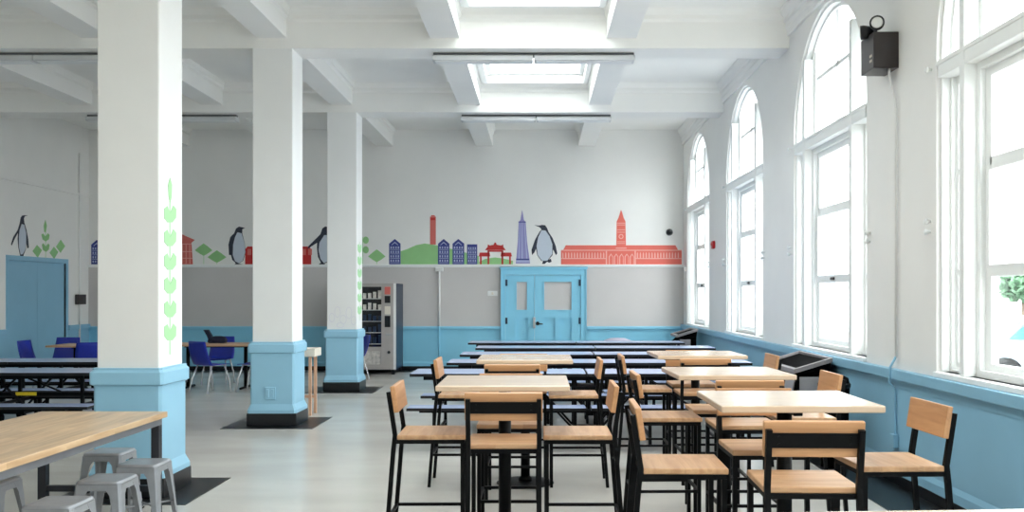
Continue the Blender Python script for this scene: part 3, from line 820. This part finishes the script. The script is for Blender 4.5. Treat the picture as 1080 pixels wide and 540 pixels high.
chairs = [
  (-.19, 5.375, NEAR, 'bar chair with its back to the camera at the nearer high table beside the columns'),
  (-.625, 5.71, LEFT, 'bar chair facing right on the column side of nearer left-row high table'),
  (.228, 5.70, RIGHT, 'bar chair facing left on the aisle side of nearer left-row high table'),
  (-.185, 6.155, FAR, 'bar chair facing the camera tucked behind the nearer left-row high table'),
  (-.20, 7.42, NEAR, 'bar chair with its back to the camera at the farther left-row high table'),
  (-.615, 7.90, LEFT, 'bar chair facing right on the column side of farther left-row high table'),
  (.285, 7.88, RIGHT, 'bar chair facing left on the aisle side of farther left-row high table'),
  (-.134, 8.26, FAR, 'bar chair facing the camera behind the farther left-row high table'),
  (1.17, 4.225, NEAR, 'foreground bar chair with its back to camera at the nearest window-row table'),
  (.697, 4.655, LEFT, 'bar chair facing right with full seat in view at nearest window-row table'),
  (1.728, 4.715, RIGHT, 'bar chair facing left beside the blue wall at nearest window-row table'),
  (1.222, 5.165, FAR, 'bar chair facing the camera under the nearest window-row table'),
  (1.31, 6.10, NEAR, 'bar chair with its back to camera at the middle window-row table'),
  (.88, 6.47, LEFT, 'bar chair facing right on the aisle side of middle window-row table'),
  (1.775, 6.48, RIGHT, 'bar chair facing left by the wall at the middle window-row table'),
  (1.378, 8.05, NEAR, 'bar chair with its back to camera at the farthest window-row table'),
  (.95, 8.36, LEFT, 'bar chair facing right on the aisle side of farthest window-row table'),
  (1.85, 8.42, RIGHT, 'bar chair facing left by the wall at the farthest window-row table'),
  (1.42, 8.80, FAR, 'bar chair facing the camera behind the farthest window-row table'),
]
c0 = make_chair(chairs[0][3]); c0['group'] = G
for i, (x, y, rz, lab) in enumerate(chairs):
    j = {8: -.035, 9: -.02, 10: .03, 1: .015, 13: .02}.get(i, 0)
    if i == 0: c0.location = (x, y, 0); c0.rotation_euler = (0, 0, rz)
    else: dup(c0, (x, y, 0), rz+j, lab, G)
st = make_chair('backless wooden bar stool tucked under the far side of middle window-row table', False, 'bar_stool', 'stool')
st.location = (1.298, 6.885, 0); st.rotation_euler = (0, 0, PI)

def make_table(label):
    t = thing('bar_table', label, 'table')
    MB().box(-.385, .385, -.355, .355, 1.012, 1.045, .007).obj('table_top', 'tabletop', t)
    b = MB().lathe([(.038, .025), (.038, .99)], n=20)
    b.lathe([(.055, .022), (.055, .04), (.038, .06)], n=20)
    b.obj('column', 'steel', t)
    b = MB()
    b.box(-.28, .28, -.022, .022, .985, 1.0115, .004); b.box(-.022, .022, -.26, .26, .985, 1.0105, .004)
    b.obj('top_bracket', 'steel', t)
    MB().lathe([(.238, 0), (.238, .006), (.225, .014), (.06, .024)], n=40).obj('base', 'steel', t)
    return t
TG = 'high wooden topped bar tables'
tabs = [(-.205, 5.77, 0, 'high pale wood table with four bar chairs nearest the columns'),
        (-.11, 7.88, 0, 'second high pale wood table in the row nearest the columns'),
        (1.243, 4.795, 0, 'nearest full high pale wood table along the window wall'),
        (1.278, 6.48, .03, 'middle high pale wood table along the window wall'),
        (1.392, 8.42, .02, 'farthest high pale wood table along the window wall'),
        (.83, 1.945, .06, 'high pale table whose far edge just shows at bottom of picture')]
t0 = make_table(tabs[0][3]); t0['group'] = TG
for i, (x, y, rz, lab) in enumerate(tabs):
    if i == 0: t0.location = (x, y, 0)
    else: dup(t0, (x, y, 0), rz, lab, TG)

# ------------------------------------------------------------------ cafeteria tables with benches
def make_cafe(label):
    t = thing('cafeteria_table', label, 'table')
    L = 1.83
    for sx in (-1, 1):
        x0, x1 = sorted((sx*.01, sx*L))
        tp = MB().box(x0, x1, -.31, .31, .722, .748, .004).obj('table_top', 'laminate', t)
        MB().plate([[(x0-.004, -.314), (x1+.004, -.314), (x1+.004, .314), (x0-.004, .314)], [(x0+.002, -.308), (x1-.002, -.308), (x1-.002, .308), (x0+.002, .308)]], lambda u, v, w: Vector((u, v, w)), .712, .743).obj('edge_band', 'black', tp)
        for sy in (-1, 1):
            y0, y1 = sorted((sy*.44, sy*.70))
            bn = MB().box(x0+.02, x1-.02, y0, y1, .415, .438, .004).obj('bench', 'laminate', t)
            MB().plate([[(x0+.016, y0-.004), (x1-.016, y0-.004), (x1-.016, y1+.004), (x0+.016, y1+.004)], [(x0+.022, y0+.002), (x1-.022, y0+.002), (x1-.022, y1-.002), (x0+.022, y1-.002)]], lambda u, v, w: Vector((u, v, w)), .405, .433).obj('edge_band', 'black', bn)
    b = MB()
    for x in (-1.55, -.62, .62, 1.55):
        for sy in (-1, 1):
            b.tube([(x, sy*.60, .05), (x, sy*.57, .40)], .016, 4)
            b.tube([(x, sy*.25, .40), (x, sy*.25, .72)], .016, 4)
        b.tube([(x, -.66, .398), (x, .66, .398)], .017, 4)
        b.tube([(x, -.58, .14), (x, .58, .14)], .014, 4)
    for sy in (-1, 1):
        b.tube([(-1.7, sy*.57, .39), (1.7, sy*.57, .39)], .016, 4)
        b.tube([(-1.7, sy*.22, .69), (1.7, sy*.22, .69)], .018, 4)
        for sx in (-1, 1):
            b.tube([(sx*.12, sy*.2, .12), (sx*.12, sy*.2, .70)], .020, 4)
            b.tube([(sx*.14, sy*.2, .16), (sx*.60, sy*.24, .66)], .011, 4)
            b.tube([(sx*.66, sy*.24, .66), (sx*1.1, sy*.5, .40)], .010, 4)
    b.box(-.16, .16, -.24, .24, .10, .15); b.box(-.10, .10, -.2, .2, .52, .60)
    b.obj('frame', 'steel', t)
    for x in (-1.55, -.14, .14, 1.55):
        for sy in (-1, 1):
            yy = .60 if abs(x) > 1 else .2
            MB().lathe([(.035, -.014), (.05, -.012), (.05, .012), (.035, .014)], (x, sy*yy, .05), 16, 'x').obj('wheel', 'rubber', t)
    return t
CG = 'folding cafeteria tables with attached benches'
cafe = [(.50, 10.12, 'folding cafeteria table with benches nearest behind the bar tables'),
        (.73, 11.68, 'second folding cafeteria table back from the bar tables'),
        (.76, 13.22, 'middle folding cafeteria table in the row before the blue doors'),
        (.87, 14.78, 'fourth folding cafeteria table counting from the bar tables'),
        (.64, 16.34, 'folding cafeteria table closest to the blue double doors'),
        (-6.36, 10.25, 'nearer dark folding cafeteria table left of the first column'),
        (-6.45, 11.83, 'farther dark folding cafeteria table left of the first column')]
k0 = make_cafe(cafe[0][2]); k0['group'] = CG
for i, (x, y, lab) in enumerate(cafe):
    if i == 0: k0.location = (x, y, 0); r = k0
    else: r = dup(k0, (x, y, 0), 0, lab, CG)
    if i == 5:
        MB().box(.85, 1.07, -.262, -.252, .50, .535).obj('warning_label', 'yellow', r)
        MB().tube([(-1.7, -.24, .515), (1.7, -.24, .515)], .018, 4).obj('side_rail', 'steel', r)

# ------------------------------------------------------------------ foreground work table and metal stools
t = thing('work_table', 'long butcher block table at the left picture edge', 'table', (-3.025, 5.15, 0))
MB().box(-.44, .44, -1.45, 1.46, .712, .752, .005).obj('table_top', 'butcher', t)
b = MB()
for x in (-.40, .40): b.box(x-.02, x+.02, -1.40, 1.41, .667, .7115)
for y in (-1.38, 1.39): b.box(-.40, .40, y-.02, y+.02, .667, .7115)
b.obj('apron', 'tframe', t)
for sx in (-1, 1):
    for y in (-1.38, 1.39):
        MB().box(sx*.39-.027, sx*.39+.027, y-.027, y+.027, 0, .667).obj('leg', 'legdark', t)
for y in (-1.38, 1.39): MB().box(-.363, .363, y-.02, y+.02, .21, .25).obj('cross_rail', 'legdark', t)

def make_stool(label):
    t = thing('metal_stool', label, 'stool')
    Z = .45
    def rsq(h, r, z, n=5):
        o = []
        for k, (cx, cy) in enumerate(((h-r, h-r), (-h+r, h-r), (-h+r, -h+r), (h-r, -h+r))):
            for i in range(n+1):
                a = PI/2*k+PI/2*i/n
                o.append((cx+r*math.cos(a), cy+r*math.sin(a), z))
        return o
    b = MB().loft([rsq(.139, .032, Z-.022), rsq(.137, .032, Z-.012), rsq(.132, .03, Z-.003), rsq(.124, .028, Z), rsq(.112, .025, Z-.002), rsq(.104, .025, Z-.004)])
    for f in b.bm.faces:
        f.smooth = len(f.verts) == 4
    b.obj('seat', 'galv', t)
    for sx in (-1, 1):
        for sy in (-1, 1):
            b = MB()
            def sec(o, z, w, th, c=.014):
                q = [(o-c, o), (o-w, o), (o-w, o-th), (o-c-.002, o-th), (o-th, o-c-.002), (o-th, o-w), (o, o-w), (o, o-c)]
                return [(sx*a, sy*c_, z) for a, c_ in q]
            b.loft([sec(.1375, Z-.018, .105, .004), sec(.139, Z-.055, .085, .004), sec(.142, Z-.085, .066, .004), sec(.152, Z-.2, .052, .004), sec(.172, .004, .034, .004)])
            lg = b.obj('leg', 'galv', t)
            MB().box(sx*.162-.014, sx*.162+.014, sy*.162-.014, sy*.162+.014, 0, .012, .003).obj('foot_pad', 'rubber', lg)
    for sx in (-1, 1):
        MB().box(-.06, .06, sx*.1355-.002, sx*.1355+.002, Z-.058, Z-.018).obj('skirt', 'galv', t)
        MB().box(sx*.1355-.002, sx*.1355+.002, -.06, .06, Z-.058, Z-.018).obj('skirt', 'galv', t)
    b = MB()
    b.tube([(-.150, -.150, .16), (.150, .150, .16)], .007, 6); b.tube([(-.150, .150, .172), (.150, -.150, .172)], .007, 6)
    b.obj('brace', 'galv', t)
    return t
SG = 'grey metal stools around the butcher block table'
stools = [(-2.64, 6.345, 'grey metal stool closest to the first column on the near side'),
          (-2.635, 5.795, 'grey metal stool in the middle of the three beside the table'),
          (-2.60, 5.14, 'grey metal stool nearest the camera at bottom left'),
          (-3.07, 6.79, 'grey metal stool at the far end of the butcher block table'),
          (-3.32, 5.72, 'grey metal stool on the far side of the butcher block table')]
s0 = make_stool(stools[0][2]); s0['group'] = SG
for i, (x, y, lab) in enumerate(stools):
    if i == 0: s0.location = (x, y, 0)
    else: dup(s0, (x, y, 0), 0, lab, SG)

# ------------------------------------------------------------------ blue school chairs and tables
def make_school(label):
    t = thing('school_chair', label, 'chair')
    def sh(u, v):
        x = (u-.5)*.44
        if v < .5:
            q = v/.5; y = .20-.38*q; z = .45+.012*math.cos(q*PI)-.012*(1-abs(2*u-1))+(.02*(1-q)**3*-1)
        else:
            q = (v-.5)/.5; y = -.18-.10*math.sin(q*1.2)-.03*(1-(2*u-1)**2); z = .45+.37*q
            x *= 1-.10*q*q
            if q < .3: y += .02*(1-q/.3)
        return (x, y, z)
    MB().sheet(sh, 8, 16, .010).obj('seat_shell', 'cobalt', t)
    for sx in (-1, 1):
        MB().tube([(sx*.17, .12, .43), (sx*.20, .19, .22), (sx*.215, .22, 0)], .012, 8).obj('leg', 'chrome', t)
        MB().tube([(sx*.17, -.12, .43), (sx*.20, -.20, .22), (sx*.215, -.25, 0)], .012, 8).obj('leg', 'chrome', t)
    b = MB()
    for sx in (-1, 1): b.tube([(sx*.17, .13, .432), (sx*.17, -.13, .432)], .011, 8)
    b.tube([(-.17, 0, .43), (.17, 0, .43)], .010, 8)
    b.obj('seat_frame', 'chrome', t)
    return t
BG = 'cobalt blue school chairs'
sc = [(-5.26, 15.22, -.55, 'blue chair with its back to the camera next to the first column'),
      (-5.58, 16.5, PI, 'blue chair facing the camera behind the middle wooden table'),
      (-4.60, 15.36, PI/2-.1, 'blue chair half hidden behind the second column'),
      (-8.03, 15.30, -PI/2, 'blue chair side on at the left end of the leftmost table'),
      (-8.12, 16.1, PI, 'blue chair behind the leftmost wooden table facing the camera'),
      (-7.08, 14.95, .5, 'blue chair seen beside the left edge of first column'),
      (-3.42, 17.35, PI/2+.6, 'blue chair peeking out behind the third column by vending machine')]
q0 = make_school(sc[0][3]); q0['group'] = BG
for i, (x, y, rz, lab) in enumerate(sc):
    if i == 0: q0.location = (x, y, 0); q0.rotation_euler = (0, 0, rz)
    else: dup(q0, (x, y, 0), rz, lab, BG)
def make_ptable(label, hl):
    t = thing('school_table', label, 'table')
    MB().box(-hl, hl, -.38, .38, .715, .745, .006).obj('table_top', 'schooltop', t)
    b = MB()
    b.box(-hl+.25, hl-.25, -.03, .03, .68, .7145)
    b.obj('rail', 'steel', t)
    for sx in (-1, 1):
        b = MB().tube([(sx*(hl-.3), 0, .03), (sx*(hl-.3), 0, .70)], .03, 8)
        b.tube([(sx*(hl-.3), -.3, .02), (sx*(hl-.3), .3, .02)], .018, 8)
        b.obj('leg', 'steel', t)
    return t
a = make_ptable('wooden school table between the first and second columns', .78); a.location = (-5.36, 15.80, 0)
a = make_ptable('wooden school table in front of the blue side door', .55); a.location = (-7.32, 15.5, 0)
for o in [x for x in COL.objects if x.name.startswith('school_table')]: o['group'] = 'wooden school tables'
# dark bag on the table
t = thing('backpack', 'dark slumped bag on the wooden table between first and second columns', 'bag', (-5.40, 15.95, .745))
b = MB()
b.loft([[(x*s*.14, y*s*.1+oy, z) for x, y in ((-1, -.6), (-.6, -1), (.6, -1), (1, -.6), (1, .6), (.6, 1), (-.6, 1), (-1, .6))] for s, z, oy in ((.95, 0, 0), (1.05, .03, 0), (1.0, .07, .01), (.75, .10, .02), (.4, .115, .025))])
b.obj('bag_body', 'navy', t)
b = MB().loft([[(x0-.035, -.06, z), (x0+.035, -.06, z), (x0+.035, .03, z), (x0-.035, .03, z)] for x0, z in ((-.10, .06), (-.13, .13), (-.165, .19), (-.185, .22))])
b.obj('flap', 'navy', t)
MB().box(-.06, .09, -.12, -.09, .015, .07, .01).obj('front_pocket', 'navy', t)

# slim wooden stand behind the second column
t = thing('wooden_stand', 'slim wooden stand with thick cream top behind the second column', 'stand', (-3.06, 12.35, 0))
MB().box(-.20, .185, -.16, .2, .76, .865, .008).obj('stand_top', 'creamtop', t)
for sx in (-.165, .115):
    for sy in (-.12, .16):
        MB().box(sx-.018, sx+.018, sy-.018, sy+.018, 0, .76).obj('leg', 'standwood', t)
MB().box(-.16, .11, .145, .175, .2, .235).obj('stretcher', 'standwood', t)

# ------------------------------------------------------------------ vending machine
VX0, VX1, VY0, VY1 = -3.80, -2.775, 18.45, 19.43
t = thing('vending_machine', 'tall vending machine with dark window and silver panel by third column', 'vending machine', ((VX0+VX1)/2, VY0, 0))
cx = (VX0+VX1)/2
MB().box(VX0-cx, VX1-cx, .03, VY1-VY0, .09, 1.775, .008).obj('cabinet', 'navymetal', t)
vx = lambda px: (px-CX)*VY0/F-cx
vz = lambda py: H-(py-CY)*VY0/F
b = MB()
fr = lambda u, v, w: Vector((u, w, v))
b.plate([rect(VX0-cx, VX1-cx, .10, 1.775), rect(VX0-cx+.05, vx(402.5), .54, 1.71), rect(VX0-cx+.10, vx(401.5), .20, .46)], fr, -.03, .03)
dr = b.obj('door', 'vend', t)
MB().box(VX0-cx+.05, vx(402.5), .012, .018, .54, 1.71).obj('display_window', 'darkglass', dr)
b = MB()
for k in range(5):
    z = .62+k*.22
    b.box(VX0-cx+.07, vx(402.0), -.002, .010, z-.03, z-.018)
b.obj('shelf', 'fixture', dr)
for mm, ks in (('snack', (3, 4)), ('navymetal', (0, 1, 2))):
    for k in ks:
        b = MB()
        for j in range(7):
            x0 = VX0-cx+.09+j*.098
            b.box(x0, x0+.062, -.001, .011, .60+k*.22, .60+k*.22+random.uniform(.10, .17))
        b.obj('snack_row', mm, dr)
MB().box(VX0-cx+.10, vx(401.5), .0, .02, .20, .46).obj('delivery_flap', 'snack', dr)
for (p0, q0_, p1, q1_, mm, nm) in ((406, 302.5, 412, 310.5, 'dred', 'picture_panel'), (406, 312, 412, 319.5, 'black', 'bill_slot'), (406, 323, 412, 331.5, 'creamtop', 'price_card'), (406, 333, 412, 345, 'black', 'keypad')):
    MB().box(vx(p0), vx(p1), -.04, -.03, vz(q1_), vz(q0_), .003).obj(nm, mm, dr)
MB().lathe([(.03, 0), (.03, -.02), (.02, -.03)], (vx(410.5), -.03, vz(371.5)), 14, 'y').obj('coin_return', 'black', dr)
MB().box(vx(407), vx(414), -.045, -.03, vz(353.5), vz(351.8), .003).obj('door_handle', 'chrome', dr)
MB().box(vx(415.2), VX1-cx+.003, -.034, -.03, .10, 1.775).obj('edge_strip', 'white', dr)
for x in (VX0-cx+.06, VX1-cx-.06):
    for y in (.05, .9):
        MB().box(x-.03, x+.03, y-.03, y+.03, 0, .10).obj('foot', 'black', t)

# ------------------------------------------------------------------ waste carts by the window wall
def make_cart(label, Lc):
    """long sloping-lid cart, local x towards the wall, y along it"""
    t = thing('waste_cart', label, 'waste cart')
    h = Lc/2
    b = MB()
    prof = [(-.16, .10), (.16, .10), (.17, .80), (-.10, .76), (-.17, .70), (-.19, .55)]
    b.plate([prof], lambda u, v, w: Vector((u, w, v)), -h, h)
    b.obj('body', 'matte', t)
    MB().plate([[(-.185, .30), (-.20, .56), (-.18, .72), (-.165, .72), (-.17, .3)]], lambda u, v, w: Vector((u, w, v)), -h+.03, -h+.33).obj('side_panel', 'grey', t)
    MB().box(-.13, .06, -h-.012, -h+.001, .40, .755, .004).obj('end_panel', 'grey', t)
    b = MB()
    sl = lambda u, v, w: Vector((u, v, .875+(u)*.30+w))
    b.plate([rect(-.19, .19, -h-.02, h+.02), rect(-.155, .175, -h+.03, h-.03)], sl, -.03, .012)
    b.obj('lid_frame', 'cartgrey', t)
    b = MB().plate([rect(-.155, .175, -h+.03, h-.03)], sl, -.035, -.012)
    b.obj('lid_recess', 'matte', t)
    b = MB().plate([[(-.17, .79), (.17, .80), (.18, .905), (-.17, .80)]], lambda u, v, w: Vector((u, w, v)), -h, h)
    b.obj('hood', 'matte', t)
    for y in (-h+.12, h-.12):
        for x in (-.11, .11):
            MB().lathe([(.03, -.015), (.05, -.013), (.05, .013), (.03, .015)], (x, y, .05), 14, 'x').obj('wheel', 'rubber', t)
    return t
a = make_cart('long dark waste cart with grey sloping lid under the window ledge', 1.15); a.location = (2.69, 9.88, 0)
a = make_cart('short waste cart with grey lid in the far window corner', .75); a.location = (2.66, 17.35, 0)
for o in [x for x in COL.objects if x.name.startswith('waste_cart')]: o['group'] = 'waste carts along the window wall'
t = thing('waste_bin', 'black round waste bin by the wall behind the middle window-row chair', 'bin', (2.68, 8.60, 0))
MB().lathe([(.115, 0), (.132, .6), (.138, .75), (.125, .81), (.07, .84), (.02, .845)], n=24).obj('bin_body', 'matte', t)
MB().lathe([(.14, .72), (.146, .735), (.146, .755), (.139, .765)], n=24).obj('bin_rim', 'steel', t)
t = thing('round_barrel', 'lilac grey domed barrel in front of the far wall right of doors', 'barrel', (1.52, 18.3, 0))
MB().lathe([(.22, 0), (.25, .1), (.27, .55), (.27, .60)], n=28).obj('barrel_body', 'lilac', t)
MB().lathe([(.285, .60), (.285, .64), (.25, .68), (.15, .715), (.02, .725)], n=28).obj('barrel_lid', 'lilac', t)

# ------------------------------------------------------------------ outdoors
struct('street', MB().box(XR+.36, 70, -30, 130, -.55, -.3), 'asphalt')
t = thing('building', 'pale building across the street seen through the windows', 'building', (15, 34, -.3))
b = MB(); b.box(0, 10, 0, 34, 0, 8.0); b.box(-.25, 10.2, -.2, 34.2, 8.0, 8.4)
b.obj('facade', 'facade', t)
for k in range(8):
    for z in (1.4, 4.9):
        MB().box(-.06, .1, 1.6+k*4.1, 3.2+k*4.1, z, z+2.0, .02).obj('window', 'facwin', t)
t = thing('parked_car', 'pale teal parked car in the street outside the nearest window', 'car', (10.05, 18.6, -.3), PI/2)
b = MB()
pr = [(-2.1, .35), (-2.1, .75), (-1.95, .92), (-1.1, 1.0), (-.55, 1.42), (.9, 1.45), (1.5, 1.02), (2.05, .92), (2.12, .6), (2.1, .35)]
b.loft([[(x, y, z) for y, z in pr2] for x, pr2 in ((-.80, [(a*.97, c*.98) for a, c in pr]), (-.86, pr), (.86, pr), (.80, [(a*.97, c*.98) for a, c in pr]))])
b.obj('body', 'carpaint', t)
for sx in (-1, 1):
    b = MB().plate([[(-.95, 1.0), (-.5, 1.36), (.82, 1.38), (1.25, 1.02)]], lambda u, v, w: Vector((sx*w, u, v)), .855, .875)
    b.obj('side_window', 'carglass', t)
    for y in (-1.3, 1.3):
        MB().lathe([(.2, -.1), (.32, -.1), (.34, -.06), (.34, .06), (.32, .1), (.2, .1)], (sx*.8, y, .34), 20, 'x').obj('wheel', 'rubber', t)
t = thing('street_tree', 'small leafy tree across the street behind the parked car', 'tree', (13.8, 27.0, -.3))
MB().tube([(0, 0, 0), (.02, 0, .9), (0, .02, 1.75)], [.06, .05, .04], 10).obj('trunk', 'bark', t)
b = MB()
for k in range(260):
    th, ph, rr = random.uniform(0, 2*PI), math.acos(random.uniform(-1, 1)), random.uniform(.5, 1)
    c = Vector((.75*rr*math.sin(ph)*math.cos(th), .75*rr*math.sin(ph)*math.sin(th), 2.1+.42*rr*math.cos(ph)))
    mx = Matrix.Translation(c) @ Matrix.Rotation(random.uniform(0, 6), 4, Vector((random.random(), random.random(), random.random()+.1)).normalized()) @ Matrix.Diagonal((.13, .13, .05, 1))
    bmesh.ops.create_icosphere(b.bm, subdivisions=1, radius=1, matrix=mx)
b.obj('crown', 'leaf', t)

# ------------------------------------------------------------------ daylight
w = bpy.data.worlds.new('overcast sky'); S.world = w
w.use_nodes = True
n, l = w.node_tree.nodes, w.node_tree.links
bg = n['Background']
tc = n.new('ShaderNodeTexCoord'); sp = n.new('ShaderNodeSeparateXYZ'); l.new(tc.outputs['Generated'], sp.inputs[0])
rp = n.new('ShaderNodeValToRGB')
rp.color_ramp.elements[0].position = 0; rp.color_ramp.elements[0].color = (.96, .985, 1.0, 1)
rp.color_ramp.elements[1].position = 1; rp.color_ramp.elements[1].color = (.98, .995, 1.0, 1)
l.new(sp.outputs['Z'], rp.inputs['Fac']); l.new(rp.outputs['Color'], bg.inputs['Color'])
bg.inputs['Strength'].default_value = 9.0
def portal(name, loc, rot, sx, sy):
    ld = bpy.data.lights.new(name, 'AREA'); ld.shape = 'RECTANGLE'; ld.size = sx; ld.size_y = sy
    ld.cycles.is_portal = True
    o = bpy.data.objects.new(name, ld); COL.objects.link(o); o.location = loc; o.rotation_euler = rot
for yc in WINY:
    portal('window_daylight', (XR+.34, yc, 2.72), (0, PI/2, 0), 3.6, 2.5)
for a_, c_ in SKY:
    portal('skylight_daylight', ((SKX0+SKX1)/2, (a_+c_)/2, ZC+.29), (0, 0, 0), SKX1-SKX0, c_-a_)

# ------------------------------------------------------------------ camera and view
cd = bpy.data.cameras.new('camera'); co = bpy.data.objects.new('camera', cd); COL.objects.link(co)
co.location = (0, 0, H); co.rotation_euler = (PI/2, 0, 0)
cd.sensor_fit = 'HORIZONTAL'; cd.sensor_width = 36; cd.lens = 36*F/1080
cd.shift_x = (540-CX)/1080; cd.shift_y = (CY-270)/1080
cd.clip_end = 300; cd.clip_start = .05
S.camera = co
S.view_settings.view_transform = 'Standard'; S.view_settings.look = 'None'
S.view_settings.gamma = 1; S.view_settings.use_curve_mapping = False
S.view_settings.exposure = 0.1
S.cycles.use_denoising = True
S.cycles.max_bounces = 12; S.cycles.diffuse_bounces = 8; S.cycles.glossy_bounces = 4; S.cycles.transparent_max_bounces = 12
S.cycles.sample_clamp_indirect = 8
